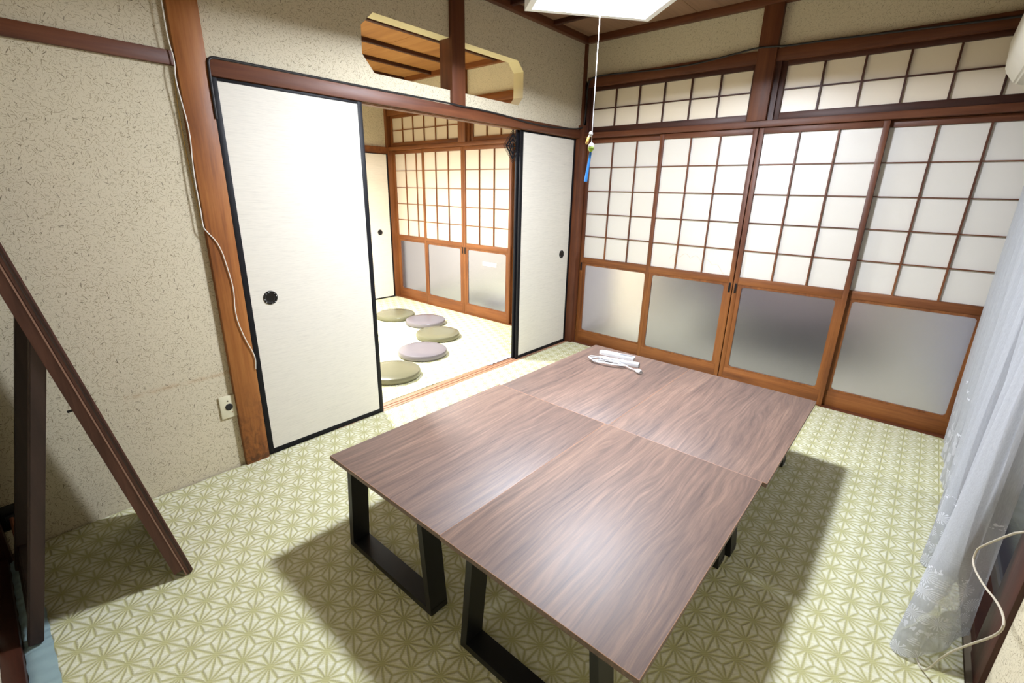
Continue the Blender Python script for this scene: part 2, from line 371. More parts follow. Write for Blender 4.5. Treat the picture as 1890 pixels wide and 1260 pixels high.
def lathe(bm, prof, seg=40, c=(0, 0, 0), axis='z'):
    rings = []
    for (r, h) in prof:
        ring = []
        for k in range(seg):
            a = 2*pi*k/seg; u, v = r*cos(a), r*sin(a)
            p = (u, v, h) if axis == 'z' else ((u, h, v) if axis == 'y' else (h, u, v))
            ring.append(bm.verts.new((c[0]+p[0], c[1]+p[1], c[2]+p[2])))
        rings.append(ring)
    for A, B in zip(rings[:-1], rings[1:]):
        for k in range(seg): bm.faces.new((A[k], A[(k+1) % seg], B[(k+1) % seg], B[k]))
    bm.faces.new(rings[0]); bm.faces.new(rings[-1])
def extruded(bm, loops, plane, d0, d1):
    """outer loop and holes in a plane, given thickness. plane 'xz' (depth y) or 'yz' (depth x)"""
    def P(a, b, d): return (a, d, b) if plane == 'xz' else (d, a, b)
    flat = [p for l in loops for p in l]
    tris = tessellate_polygon([[Vector((a, b, 0)) for a, b in l] for l in loops])
    V0 = [bm.verts.new(P(a, b, d0)) for a, b in flat]; V1 = [bm.verts.new(P(a, b, d1)) for a, b in flat]
    for t in tris:
        try: bm.faces.new([V0[i] for i in t]); bm.faces.new([V1[i] for i in t[::-1]])
        except ValueError: pass
    k = 0; sides = []
    for l in loops:
        n = len(l)
        for i in range(n):
            a, b = k+i, k+(i+1) % n
            sides.append(bm.faces.new((V0[a], V0[b], V1[b], V1[a])))
        k += n
    return sides
def rrect(x0, x1, z0, z1, r, n=5):
    out = []
    for cx, cz, a0 in ((x1-r, z1-r, 0), (x0+r, z1-r, 90), (x0+r, z0+r, 180), (x1-r, z0+r, 270)):
        for i in range(n+1):
            a = radians(a0+90*i/n); out.append((cx+r*cos(a), cz+r*sin(a)))
    return out

# ------------------------------------------------------------------ room shell
ZC, ZT, ZH = 2.49, 2.445, 1.762     # ceiling, crown underside, lintel underside
XW, YS = -3.735, -2.735             # west and south wall faces
struct(bx('floor', (XW-0.05, 1.0, YS-0.1, 2.85, -0.06, -0.008), 'tatami'), 'plain wooden underfloor beneath the carpets of both rooms', 'floor')

# north wall with door opening and the chamfered opening above the lintel
hole = [(-1.955, 1.908), (-1.66, 1.908), (-0.80, 1.908), (-0.752, 1.965), (-0.752, 2.125), (-0.815, 2.182), (-1.945, 2.182), (-2.018, 2.112), (-2.022, 1.985)]
outer = [(XW-0.02, -0.008), (-2.80, -0.008), (-2.80, 1.79), (0.02, 1.79), (0.02, 2.52), (XW-0.02, 2.52)]
b = bm_new(); sides = extruded(b, [outer, hole], 'xz', 0.012, 0.102)
nw = obj('wall_north', b, 'plasterxz')
nw.data.materials.append(M['plasterhole'])
for p in nw.data.polygons:
    c = p.center
    if abs(p.normal.y) < 0.3 and -2.1 < c.x < -0.7 and 1.9 < c.z < 2.19: p.material_index = 1
struct(nw, 'straw flecked beige plaster wall with chamfered opening above the sliding paper doors', 'wall')

# east wall: upper plaster strips above the transom windows, both rooms
b = bm_new(); box(b, 0.012, 0.08, YS-0.05, 0.03, 2.19, 2.52); ew = obj('wall_east', b, 'plasteryz')
struct(ew, 'beige plaster strip above the lattice transom windows of this room', 'wall')
b = bm_new(); box(b, 0.012, 0.08, 0.09, 2.78, 2.19, 2.52)
struct(obj('wall_east_back', b, 'plasteryz'), 'beige plaster strip above the transom windows in the room behind', 'wall')
# west wall
ww = bx('wall_west', (XW-0.08, XW-0.012, YS-0.05, 0.05, 0.0, 2.52), 'plasteryz')
struct(ww, 'beige plaster wall beside the upended brown table', 'wall')
# south wall around the floor level window
b = bm_new(); box(b, XW-0.05, -1.93, YS-0.09, YS, 0.0, 2.52); box(b, -1.93, 0.05, YS-0.09, YS, 1.86, 2.52)
struct(obj('wall_south', b, 'plasterxz'), 'beige plaster wall beside the lace curtain and brown post', 'wall')
struct(bx('trim_1', (-1.932, -1.765, YS-0.06, YS+0.012, 0.0, 2.45), 'darkz', bev=0.003), 'dark brown post between the plaster wall and the lace curtain', 'post')
struct(bx('trim_2', (-1.765, 0.0, YS-0.09, YS+0.01, 1.80, 1.86), 'darkx'), 'dark brown lintel over the curtained window', 'lintel')
struct(bx('trim_3', (-1.765, 0.0, YS-0.09, YS+0.005, -0.008, 0.03), 'darkx'), 'dark brown window sill under the lace curtain', 'sill')
# curtained window
w3 = struct(thing('window_3', (-0.9, YS-0.05, 0.03)), 'floor level aluminium sliding window behind the lace curtain', 'window')
for i, (xa, xb) in enumerate(((-0.86, 0.0), (0.0, 0.86))):
    yy = -0.012+0.024*i
    bx('pane', (xa+0.04, xb-0.04, yy-0.002, yy+0.002, 0.05, 1.72), 'darkgl', w3)
    b = bm_new(); box(b, xa, xa+0.04, yy-0.01, yy+0.01, 0, 1.77); box(b, xb-0.04, xb, yy-0.01, yy+0.01, 0, 1.77); box(b, xa, xb, yy-0.01, yy+0.01, 0, 0.05); box(b, xa, xb, yy-0.01, yy+0.01, 1.72, 1.77)
    obj('window_frame', b, 'alu', w3)
# back room walls
b = bm_new(); box(b, -4.2, 0.05, 2.742, 2.82, 1.80, 2.52); box(b, -4.2, -2.75, 2.742, 2.82, 0.0, 1.80)
struct(obj('wall_back', b, 'plasterxz'), 'olive beige plaster above the far paper doors in the room behind', 'wall')
struct(bx('wall_back_west', (-2.90, -2.83, 0.1, 2.8, 0.0, 2.52), 'plasteryz'), 'beige plaster side wall of the room behind', 'wall')

# ceilings: boards and battens
cl = struct(thing('ceiling', (0, 0, 0)), 'brown board ceiling with dark battens above the hanging lamp', 'ceiling')
bx('backing', (XW, 0.02, YS, 0.02, ZC+0.012, ZC+0.03), 'darkx', cl)
k = 0; y = 0.015
while y > YS:
    y2 = max(y-0.445, YS)
    b = bm_new(); box(b, XW, 0.02, y2+0.003, y, ZC, ZC+0.012+0.0001*k); obj('ceiling_board', b, 'ceil', cl); y = y2; k += 1
for x in (-0.465, -0.93, -1.395, -1.86, -2.325, -2.79, -3.255):
    bx('batten', (x-0.017, x+0.017, YS, 0.015, ZC-0.028, ZC), 'darky', cl, bev=0.002)
cb = struct(thing('ceiling_back', (0, 0, 0)), 'orange board ceiling with dark battens seen through the wall opening', 'ceiling')
bx('backing', (-2.85, 0.02, 0.1, 2.75, ZC+0.012, ZC+0.03), 'darkx', cb)
x = 0.015; k = 0
while x > -2.83:
    x2 = max(x-0.44, -2.84)
    b = bm_new(); box(b, x2+0.002, x, 0.1, 2.745, ZC-0.001*(k % 2), ZC+0.012); obj('ceiling_board', b, 'ceilb', cb); x = x2; k += 1
for y in (0.50, 0.96, 1.42, 1.88, 2.34):
    bx('batten', (-2.83, -0.02, y-0.017, y+0.017, ZC-0.03, ZC), 'darkx', cb, bev=0.002)
# crowns
struct(bx('trim_4', (XW, 0.0, -0.028, 0.014, ZT, ZC), 'midx', bev=0.003), 'brown crown rail where the plaster over the paper doors meets the ceiling', 'crown rail')
struct(bx('trim_5', (-0.03, 0.014, YS, -0.028, ZT, ZC), 'midy', bev=0.003), 'brown crown rail where the plaster over the transom windows meets the ceiling', 'crown rail')
struct(bx('trim_6', (-2.83, 0.0, 2.70, 2.75, ZT, ZC), 'midx'), 'brown crown rail at the far wall of the room behind', 'crown rail')
struct(bx('trim_7', (-0.03, 0.014, 0.1, 2.70, ZT, ZC), 'nxy'), 'orange brown crown rail over the lattice windows in the room behind', 'crown rail')

# posts and lintels of the north wall
struct(bx('trim_8', (-2.862, -2.752, -0.014, 0.11, -0.008, ZT), 'post', bev=0.004), 'scuffed orange brown post between the straw plaster and the wide paper door', 'post')
struct(bx('trim_9', (-2.752, -0.036, -0.012, 0.11, ZH, 1.824), 'midx', bev=0.002), 'reddish brown lintel over the black framed paper doors', 'lintel')
struct(bx('trim_10', (-1.434, -1.328, -0.012, 0.10, 1.824, ZT), 'midz', bev=0.003), 'brown strut standing on the lintel through the chamfered opening', 'strut')
struct(bx('trim_11', (XW, -2.862, -0.006, 0.014, 1.775, 1.826), 'midx', bev=0.002), 'brown picture rail across the straw plaster, left of the post', 'rail')
b = bm_new()
box(b, -0.036, 0.03, -0.040, 0.11, -0.008, 1.86); box(b, -0.008, 0.012, -0.012, 0.012, 1.86, ZT)
struct(obj('trim_12', b, 'midz'), 'worn brown corner post between the narrow paper door and the lattice windows', 'post')
# sill of the opening with tracks
sill = struct(thing('trim_13', (0, 0, 0)), 'wooden door sill with sliding tracks between the two rooms', 'sill')
for y0, y1, z1 in ((0.0, 0.026, 0.000), (0.026, 0.034, -0.004), (0.034, 0.055, 0.0), (0.055, 0.063, -0.004), (0.063, 0.10, 0.0)):
    bx('track_strip', (-2.752, -0.036, y0, y1, -0.02, z1), 'sillw', sill)
# grooves under the lintel
for y in (0.012, 0.04): bx('groove_strip', (-2.752, -0.036, y-0.004, y+0.004, ZH-0.004, ZH), 'litx', sill)
# east side framing, both rooms
def east_frame(y0, y1, post, sfx_label, wy, wz, n):
    struct(bx('trim_%d' % n, (-0.020, 0.07, y0, y1, ZH, 1.80), wy, bev=0.002), 'brown lintel above the lattice doors ' + sfx_label, 'lintel')
    struct(bx('trim_%d' % (n+1), (-0.014, 0.07, y0, y1, 2.135, 2.205), wy, bev=0.002), 'dark brown head rail over the transom windows ' + sfx_label, 'rail')
    struct(bx('trim_%d' % (n+2), (-0.028, 0.07, post[0], post[1], 1.80, ZT), wz, bev=0.003), 'brown strut between the two transom windows ' + sfx_label, 'strut')
    struct(bx('trim_%d' % (n+3), (-0.006, 0.09, y0, y1, -0.02, 0.004), wy), 'brown sill under the lattice doors ' + sfx_label, 'sill')
east_frame(YS, -0.040, (-1.402, -1.290), 'of this room', 'midy', 'midz', 14)
east_frame(0.1, 2.735, (1.372, 1.480), 'in the room behind', 'nxy', 'nx', 18)
struct(bx('trim_22', (-0.03, 0.07, 2.70, 2.745, 0.0, ZT), 'nx'), 'orange brown corner post in the far corner of the room behind', 'post')
struct(bx('trim_23', (-2.83, -0.03, 2.715, 2.75, 1.725, 1.80), 'nxy'), 'orange brown lintel over the far paper doors', 'lintel')
# west side
struct(bx('trim_24', (XW-0.012, XW+0.034, YS, -0.06, -0.008, 0.025), 'darky', bev=0.004), 'dark brown threshold running under the upended table', 'threshold')
struct(bx('trim_25', (XW-0.012, XW+0.045, -0.06, 0.012, -0.008, ZT), 'darkz', bev=0.004), 'dark brown corner post behind the upended table', 'post')

# dark corridor beyond the lattice doors
cor = struct(thing('wall_corridor', (0, 0, 0)), 'dim corridor wall beyond the lattice doors', 'wall')
bx('wall_panel', (0.92, 0.96, YS-0.1, 2.85, -0.06, 2.52), plain('corridor_wall', (0.35, 0.33, 0.32), 0.9), cor)
bx('roof_panel', (0.08, 0.96, YS-0.1, 2.85, 2.5, 2.53), 'darky', cor)
bx('end_panel', (0.08, 0.96, YS-0.12, YS-0.1, -0.06, 2.52), 'darkz', cor)
bx('end_panel', (0.08, 0.96, 2.85, 2.87, -0.06, 2.52), 'darkz', cor)

# ------------------------------------------------------------------ lattice doors and transoms
def lattice_door(n, yc, x, w, wy, wz, paper, glass, label, hand=0, scratch=False):
    t = struct(thing('door_%d' % n, (x, yc, 0.002)), label, 'door')
    h = w/2; zt = ZH-0.002-0.002; T = 0.026
    F = lambda nm, d, m, bev=0.0015: bx(nm, d, m, t, bev=bev)
    pin = 0.030
    F('stile', (0, T, -h, -h+pin, 0, zt), wz); F('stile', (0, T, h-pin, h, 0, zt), wz)
    F('top_rail', (0, T, -h+pin, h-pin, 1.722, zt), wy)
    F('middle_rail', (-0.001, T, -h+pin, h-pin, 0.735, 0.786), wy)
    F('bottom_rail', (-0.001, T, -h+pin, h-pin, 0, 0.108), wy)
    # rounded inner bead frame of the glass
    g = 0.0575
    b = bm_new(); extruded(b, [[(-h+pin, 0.108), (h-pin, 0.108), (h-pin, 0.735), (-h+pin, 0.735)], rrect(-h+g, h-g, 0.120, 0.718, 0.018)[::-1]], 'yz', 0.003, T-0.003)
    obj('bead', b, wz, t)
    b = bm_new(); box(b, 0.010, 0.014, -h+pin, h-pin, 0.108, 0.735); obj('glass_pane', b, glass, t)
    z0, z1 = 0.786, 1.722; ph = (z1-z0)/5; pw = (w-2*pin)/3
    for i in (1, 2):
        y = -h+pin+pw*i; bx('vertical_muntin', (0.002, 0.014, y-0.005, y+0.005, z0, z1), wz, t)
    for j in range(1, 5):
        z = z0+ph*j; bx('horizontal_muntin', (0.004, 0.014, -h+pin, h-pin, z-0.0032, z+0.0032), wy, t)
    first = None
    for i in range(3):
        for j in range(5):
            loc = (0.0145, -h+pin+pw*(i+0.5), z0+ph*(j+0.5))
            if first is None:
                b = bm_new(); box(b, 0, 0.0015, -pw/2+0.0006, pw/2-0.0006, -ph/2+0.0006, ph/2-0.0006); first = obj('paper_pane', b, paper, t); first.location = loc
            else: share('paper_pane', first, t, loc)
    if hand:
        b = bm_new(); box(b, -0.0025, 0.004, -0.008, 0.008, -0.036, 0.036, bev=0.002); o = obj('handle', b, 'brass', t, smooth=True); o.location = (0, hand*(h-0.018), 0.705)
        b = bm_new(); box(b, -0.0035, 0.0, -0.0045, 0.0045, -0.030, 0.030); o2 = obj('handle_recess', b, 'lacq', o); 
    if scratch:
        pts = []
        for k in range(60):
            a = k/59; yy = 0.16-0.42*a; zz = 0.86+0.03*abs(sin(a*16))+0.02*sin(a*5)-(0.05*max(0, a-0.8)*5)
            pts.append((0.0135, yy, zz))
        tube('water_mark', pts, 0.0009, 'stain', t, seg=4, smooth_iter=0)
    return t
ex0, ex1 = 0.004, 0.036
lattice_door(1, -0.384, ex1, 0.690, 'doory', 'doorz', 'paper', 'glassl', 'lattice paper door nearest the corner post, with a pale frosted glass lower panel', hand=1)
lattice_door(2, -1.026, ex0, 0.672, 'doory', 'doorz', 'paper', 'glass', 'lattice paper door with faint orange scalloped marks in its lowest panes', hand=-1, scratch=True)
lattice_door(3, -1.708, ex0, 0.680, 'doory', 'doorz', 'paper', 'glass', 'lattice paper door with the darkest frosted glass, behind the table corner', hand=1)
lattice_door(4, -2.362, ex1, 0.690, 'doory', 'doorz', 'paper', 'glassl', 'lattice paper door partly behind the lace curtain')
lattice_door(5, 2.364, ex1, 0.660, 'nxy', 'nx', 'paperb', 'glassb', 'lattice paper door in the far corner of the room behind')
d6 = lattice_door(6, 1.780, ex0, 0.672, 'nxy', 'nx', 'paperb', 'glassb', 'lattice paper door with plain glass, middle one in the room behind', hand=-1)
d7 = lattice_door(7, 1.105, ex0, 0.672, 'nxy', 'nx', 'paperb', 'glassb', 'lattice paper door in the room behind with a white strip for a reflection on its glass', hand=1)
lattice_door(8, 0.450, ex1, 0.690, 'nxy', 'nx', 'paperb', 'glassb', 'lattice paper door in the room behind, mostly hidden by the black framed paper door')
b = bm_new(); box(b, -0.0005, 0.0005, -0.10, 0.10, -0.021, 0.021); st = obj('painted_reflection', b, 'white', d7); st.location = (0.0085, -0.045, 0.595); st['label'] = 'white strip standing in for a reflection on the glass'  # thin white box stands in for a bright reflection in the pane

def transom(n, ya, yb, cols, wy, wz, paper, label):
    """ya > yb : lit paper edges"""
    t = struct(thing('window_%d' % n, (0.016, (ya+yb)/2, 1.80)), label, 'window')
    h = (ya-yb)/2; z0, z1 = 0.045, 0.308
    st = 0.034
    bx('window_frame', (0, 0.03, -h-st, -h, 0, 0.336), wz, t, bev=0.0015); bx('window_frame', (0, 0.03, h, h+st, 0, 0.336), wz, t, bev=0.0015)
    bx('window_frame', (0, 0.03, -h, h, 0, z0), wy, t, bev=0.0015); bx('window_frame', (0, 0.03, -h, h, z1, 0.336), wy, t, bev=0.0015)
    pw = 2*h/cols; ph = (z1-z0)/2
    for i in range(1, cols): bx('vertical_muntin', (0.004, 0.016, -h+pw*i-0.005, -h+pw*i+0.005, z0, z1), wz, t)
    bx('horizontal_muntin', (0.005, 0.016, -h, h, z0+ph-0.004, z0+ph+0.004), wy, t)
    first = None
    for i in range(cols):
        for j in range(2):
            loc = (0.0165, -h+pw*(i+0.5), z0+ph*(j+0.5))
            if first is None:
                b = bm_new(); box(b, 0, 0.0015, -pw/2+0.0006, pw/2-0.0006, -ph/2+0.0006, ph/2-0.0006); first = obj('paper_pane', b, paper, t); first.location = loc
            else: share('paper_pane', first, t, loc)
    return t
transom(1, -0.086, -1.270, 6, 'darky', 'darkz', 'paperw', 'lattice transom window between the corner and the brown strut')
transom(2, -1.465, -2.665, 6, 'darky', 'darkz', 'paperw', 'lattice transom window beside the air conditioner')
transom(4, 2.660, 1.500, 6, 'nxy', 'nx', 'paperb', 'far lattice transom window in the room behind')
transom(5, 1.305, 0.180, 6, 'nxy', 'nx', 'paperb', 'nearer lattice transom window in the room behind, cut off by the lintel')
struct(bx('trim_26', (0.0, 0.05, -1.435, -1.402, 1.80, 2.135), 'darkz'), 'dark brown stile beside the strut, at the transom window by the air conditioner', 'stile')
struct(bx('trim_27', (0.0, 0.05, -0.060, -0.036, 1.80, 2.135), 'darkz'), 'dark brown stile in the corner beside the transom window', 'stile')
struct(bx('trim_28', (0.0, 0.05, 1.337, 1.372, 1.80, 2.135), 'nx'), 'orange brown stile beside the strut in the room behind', 'stile')

# ------------------------------------------------------------------ sliding paper doors
def fusuma(n, x0, x1, y, label, paper='fus', handle=None, z1=ZH-0.002, fw=0.027):
    t = struct(thing('door_%d' % n, ((x0+x1)/2, y, 0.001)), label, 'door')
    h = (x1-x0)/2; zt = z1-0.001; T = 0.018
    bx('paper_panel', (-h+fw, h-fw, 0.002, T-0.002, fw, zt-fw*0.5), paper, t)
    bx('frame_stile', (-h, -h+fw, 0, T, 0, zt), 'lacq', t, bev=0.002); bx('frame_stile', (h-fw, h, 0, T, 0, zt), 'lacq', t, bev=0.002)
    bx('frame_rail', (-h+fw, h-fw, 0, T, 0, fw), 'lacq', t, bev=0.002); bx('frame_rail', (-h+fw, h-fw, 0, T, zt-fw*0.5, zt), 'lacq', t, bev=0.002)
    if handle is not None:
        b = bm_new(); lathe(b, [(0.0335, 0.003), (0.0335, -0.001), (0.031, -0.0028), (0.025, -0.0025), (0.0235, 0.0006), (0.0225, 0.0008)], 40, axis='y')
        o = obj('handle', b, 'brass', t, smooth=True); o.location = (handle-(x0+x1)/2, 0, 0.821)
        b = bm_new(); lathe(b, [(0.0228, 0.002), (0.0226, 0.0006), (0.019, 0.0012), (0.004, 0.0014)], 32, axis='y'); obj('handle_dish', b, plain('dish_grey_%d' % n, (0.05, 0.05, 0.055), 0.45), o, smooth=True)
        b = bm_new()
        for k in range(12):
            if k % 3 == 2: continue
            a = 2*pi*k/12+0.2; cx, cz = 0.0285*cos(a), 0.0285*sin(a)
            s_ = 0.0016; box(b, cx-s_, cx+s_, -0.0036, -0.0026, cz-s_, cz+s_)
        obj('handle_inlay', b, 'white', o)
    return t
fusuma(9, -2.748, -2.050, 0.002, 'wide white sliding paper door with a round black pull near the scuffed post', handle=-2.632)
fusuma(10, -2.746, -2.060, 0.038, 'white sliding paper door tucked behind the wide one at the scuffed post')
fusuma(11, -0.742, -0.038, 0.026, 'white sliding paper door with a round black pull near the corner post', handle=-0.161)
fusuma(12, -0.752, -0.050, 0.056, 'sliding paper door behind the narrow looking one near the corner post')
for i, (xa, xb) in enumerate(((-0.745, -0.04), (-1.42, -0.72), (-2.10, -1.40), (-2.80, -2.08))):
    fusuma(13+i, xa, xb, 2.700+0.022*(i % 2) if i else 2.700, ['white sliding paper door at the far corner of the room behind', 'second far paper door from the far corner of the room behind', 'third far paper door from the far corner of the room behind', 'fourth far paper door from the far corner of the room behind'][i], 'fus2', handle=-0.205 if i == 0 else None, z1=1.724, fw=0.016)

# ------------------------------------------------------------------ carpets
def wavy_carpet(name, x0, x1, ylo, yhi, edge_lo=None, edge_hi=None, label='', z0=-0.008):
    b = bm_new(); n = 90; lo = []; hi = []; lo2 = []; hi2 = []
    for i in range(n+1):
        x = x0+(x1-x0)*i/n
        a = ylo+(edge_lo(x) if edge_lo else 0); c = yhi+(edge_hi(x) if edge_hi else 0)
        lo.append(b.verts.new((x, a, 0))); hi.append(b.verts.new((x, c, 0))); lo2.append(b.verts.new((x, a, z0))); hi2.append(b.verts.new((x, c, z0)))
    for i in range(n):
        b.faces.new((lo[i], lo[i+1], hi[i+1], hi[i])); b.faces.new((lo2[i], hi2[i], hi2[i+1], lo2[i+1]))
        b.faces.new((lo[i], lo2[i], lo2[i+1], lo[i+1])); b.faces.new((hi[i], hi[i+1], hi2[i+1], hi2[i]))
    b.faces.new((lo[0], hi[0], hi2[0], lo2[0])); b.faces.new((lo[n], lo2[n], hi2[n], hi[n]))
    return tag(obj(name, b, 'carpet'), label, 'carpet')
def w1(x): return -0.006+0.004*sin(x*9)+0.003*sin(x*23+1)-(0.004 if -2.0 < x < -0.75 else 0)
def w2(x): return 0.006*sin(x*7+0.5)+0.004*sin(x*19)
cp = wavy_carpet('patterned_carpet', -3.640, -0.010, YS+0.03, 0.010, None, w1, 'green and cream hemp leaf patterned carpet in this room, under the tables')
wavy_carpet('patterned_carpet', -2.82, -0.010, 0.108, 2.72, w2, None, 'pale patterned carpet in the room behind, under the round cushions')
# pale blue puckered border strip along the threshold
b = bm_new(); n = 420; rows = []
for i in range(n+1):
    y = YS+0.03+(-0.06-YS-0.03)*i/n; r_ = []
    for j in range(5):
        x = -3.700+0.062*j/4; r_.append(b.verts.new((x+0.001*sin(y*80), y+0.01*j/4, 0.001+0.004*(sin(y*150+j*0.8+2*sin(y*23))*0.5+0.5) - (0.006 if j in (0,) else 0))))
    rows.append(r_)
for A, B in zip(rows[:-1], rows[1:]):
    for j in range(4): b.faces.new((A[j], A[j+1], B[j+1], B[j]))
tag(obj('satin_border', b, 'satin', smooth=True), 'pale blue puckered satin border along the dark threshold by the upended table', 'border')

# ------------------------------------------------------------------ tables
def low_table(x0, x1, y0, y1, z, label, mat, fx, seed):
    """top from x0..x1, y0..y1 ; steel loops near both ends"""
    cx, cy = (x0+x1)/2, (y0+y1)/2
    t = tag(thing('low_table', (cx, cy, 0)), label, 'table', 'low walnut tables pushed together')
    hx, hy = (x1-x0)/2, (y1-y0)/2
    b = bm_new(); box(b, -hx, hx, -hy, hy, z-0.018, z, bev=0.0014); tp = obj('tabletop', b, mat, t, smooth=True)
    tp.data.materials.append(M['edgeband'])  # paler upper bevels carry the thin edge highlight in their colour
    for p in tp.data.polygons:
        if 0.05 < abs(p.normal.z) < 0.98 and p.normal.z > 0: p.material_index = 1
    zt = z-0.0185
    for s in (-1, 1):
        xo = s*(hx-0.045); xa, xb = xo-0.035, xo+0.035
        def bar(p, q, th=0.024):
            """flat bar between two points in the yz plane"""
            P, Q = Vector((p[0], p[1])), Vector((q[0], q[1])); d = (Q-P).normalized(); nn = Vector((-d.y, d.x))*th/2
            cs = [P+nn, P-nn, Q-nn, Q+nn]; v0 = [b.verts.new((xa, c[0], c[1])) for c in cs]; v1 = [b.verts.new((xb, c[0], c[1])) for c in cs]
            b.faces.new(v0); b.faces.new(v1[::-1])
            for i in range(4): b.faces.new((v0[i], v0[(i+1) % 4], v1[(i+1) % 4], v1[i]))
        g = thing('leg_frame'); g.parent = t
        yt, yb = hy-0.115, hy-0.083
        bm_list = []
        for sy in (-1, 1):
            b = bm_new(); bar((sy*yt, zt), (sy*yb, 0.012)); obj('leg', b, 'steel', g)
        b = bm_new(); box(b, xa+0.0004, xb-0.0004, -yb-0.012, yb+0.012, 0.0005, 0.0235); obj('foot_bar', b, 'steel', g)
        b = bm_new(); box(b, xa, xb, -yt-0.012, yt+0.012, zt-0.008, zt); obj('mounting_plate', b, 'steel', g)
    return t
ZT0 = 0.374
W_ = [walnut('walnut_%d' % i, 3.1*i+0.4) for i in range(4)]
low_table(-2.818, -1.8710, -1.453, -0.818, ZT0, 'low walnut table nearest the upended table, nothing on it', W_[0], 0, 0)
low_table(-2.822, -1.8745, -2.090, -1.456, ZT0+0.003, 'low walnut table nearest the lace curtain and the viewer', W_[1], 0, 1)
low_table(-1.870, -0.935, -1.4685, -0.832, ZT0, 'low walnut table carrying the two white power strips', W_[2], 0, 2)
low_table(-1.870, -0.935, -2.104, -1.4692, ZT0, 'low walnut table at the lattice doors, bare, beside the open carpet', W_[3], 0, 3)

# ------------------------------------------------------------------ power strips
def strip_a():
    t = tag(thing('power_strip', (-1.048, -1.050, ZT0+0.0002), 0), 'white power strip with rounded end and grey label, nearer the lattice doors', 'power strip', None)
    a = math.atan2(-0.20, 0.03)  # length direction
    t.rotation_euler = (0, 0, a)
    L, Wd, H = 0.112, 0.023, 0.020
    b = bm_new(); lp = []
    for k in range(9):
        an = pi/2+pi*k/8; lp.append((-L+Wd+Wd*cos(an)*1.0, Wd*sin(an)))
    lp += [(L, -Wd), (L, Wd)]
    v0 = [b.verts.new((x, y, 0)) for x, y in lp]; v1 = [b.verts.new((x, y, H)) for x, y in lp]
    b.faces.new(v0[::-1]); top = b.faces.new(v1)
    for i in range(len(lp)): b.faces.new((v0[i], v0[(i+1) % len(lp)], v1[(i+1) % len(lp)], v1[i]))
    bmesh.ops.bevel(b, geom=list(top.edges), offset=0.004, segments=2, affect='EDGES')
    obj('body', b, 'white', t, smooth=True)
    bx('grey_label', (0.02, 0.100, -0.012, 0.012, H, H+0.0008), 'grey', t)
    b = bm_new()
    for x in (-0.075, -0.045, -0.015): box(b, x-0.005, x-0.003, -0.008, 0.008, H, H+0.0005); box(b, x+0.003, x+0.005, -0.008, 0.008, H, H+0.0005)
    obj('socket_slots', b, 'grey', t)
strip_a()
def strip_b():
    t = tag(thing('power_strip', (-1.150, -1.120, ZT0+0.0002), math.atan2(-0.20, 0.045)), 'white power strip with coiled white cord and plug, nearer the middle of the tables', 'power strip', None)
    L, H = 0.120, 0.024
    b = bm_new(); box(b, -L, L, -0.017, 0.017, 0, H, bev=0.003); obj('body', b, 'white', t, smooth=True)
    bx('end_cap', (L, L+0.002, -0.015, 0.015, 0.002, H-0.002), 'grey', t)
    # coiled cord lying beside and over the body
    pts = []
    for k in range(150):
        a = k/149; an = a*2*pi*3.0
        rx, ry = 0.085+0.026*a, 0.017+0.020*a
        pts.append((-0.055+rx*cos(an)+0.006*sin(k), -0.052+ry*sin(an)-0.004*a, 0.006+0.013*a+0.004*sin(an*1.3)+0.004))
    tube('cord', pts, 0.0029, 'white', t, seg=8, smooth_iter=1)
    tube('cord_tail', [(0.045, -0.05, 0.018), (0.07, -0.062, 0.014), (0.09, -0.075, 0.012), (0.118, -0.085, 0.012)], 0.0035, 'white', t, seg=8)
    tube('cord_tie', [(-0.16, -0.05, 0.01), (-0.175, -0.02, 0.012), (-0.19, 0.005, 0.006), (-0.18, 0.01, 0.012), (-0.15, -0.01, 0.022), (-0.09, -0.03, 0.032), (-0.05, -0.06, 0.03), (-0.02, -0.03, 0.034), (0.01, -0.055, 0.028), (0.04, -0.05, 0.018)], 0.0034, 'white', t, seg=8)
    b = bm_new(); lathe(b, [(0.004, 0), (0.006, 0.012), (0.0125, 0.022), (0.0135, 0.045), (0.011, 0.05)], 16, axis='x')
    o = obj('plug', b, 'white', t, smooth=True); o.location = (0.115, -0.085, 0.014); o.rotation_euler = (0, 0, -0.55)
    b = bm_new(); box(b, 0.05, 0.066, -0.0065, -0.005, -0.003, 0.003); box(b, 0.05, 0.066, 0.005, 0.0065, -0.003, 0.003); obj('plug_prongs', b, 'metal', o)
strip_b()

# ------------------------------------------------------------------ cushions in the room behind
def cushion(x, y, mat, label, first=None, r=0.207):
    if first is None:
        b = bm_new(); prof = [(0.02, 0.001), (r*0.93, 0.001), (r*0.985, 0.008), (r, 0.02), (r*0.995, 0.034), (r*0.965, 0.045), (r*0.90, 0.051), (r*0.5, 0.054), (0.01, 0.055)]
        lathe(b, prof, 56); o = obj('round_cushion', b, mat, smooth=True)
        for p in o.data.polygons: p.use_smooth = True
    else:
        o = bpy.data.objects.new('round_cushion', first.data.copy()); C.objects.link(o); o.data.materials[0] = M[mat]
    o.location = (x, y, 0.0005); tag(o, label, 'cushion', 'round floor cushions in the room behind'); return o
c0 = cushion(-1.655, 0.462, 'greenc', 'green round floor cushion closest to the door sill, partly behind the wide paper door')
cushion(-1.200, 0.678, 'mauvec', 'mauve round floor cushion, second from the door sill', c0)
cushion(-0.790, 0.967, 'greenc', 'green round floor cushion between the two mauve ones', c0)
cushion(-0.575, 1.417, 'mauvec', 'mauve round floor cushion farther back, near the lattice doors', c0)
cushion(-0.650, 1.835, 'greenc', 'green round floor cushion farthest back in the room behind', c0)
cushion(-1.345, 1.50, 'mauvec', 'round floor cushion almost wholly hidden behind the wide paper door', c0)

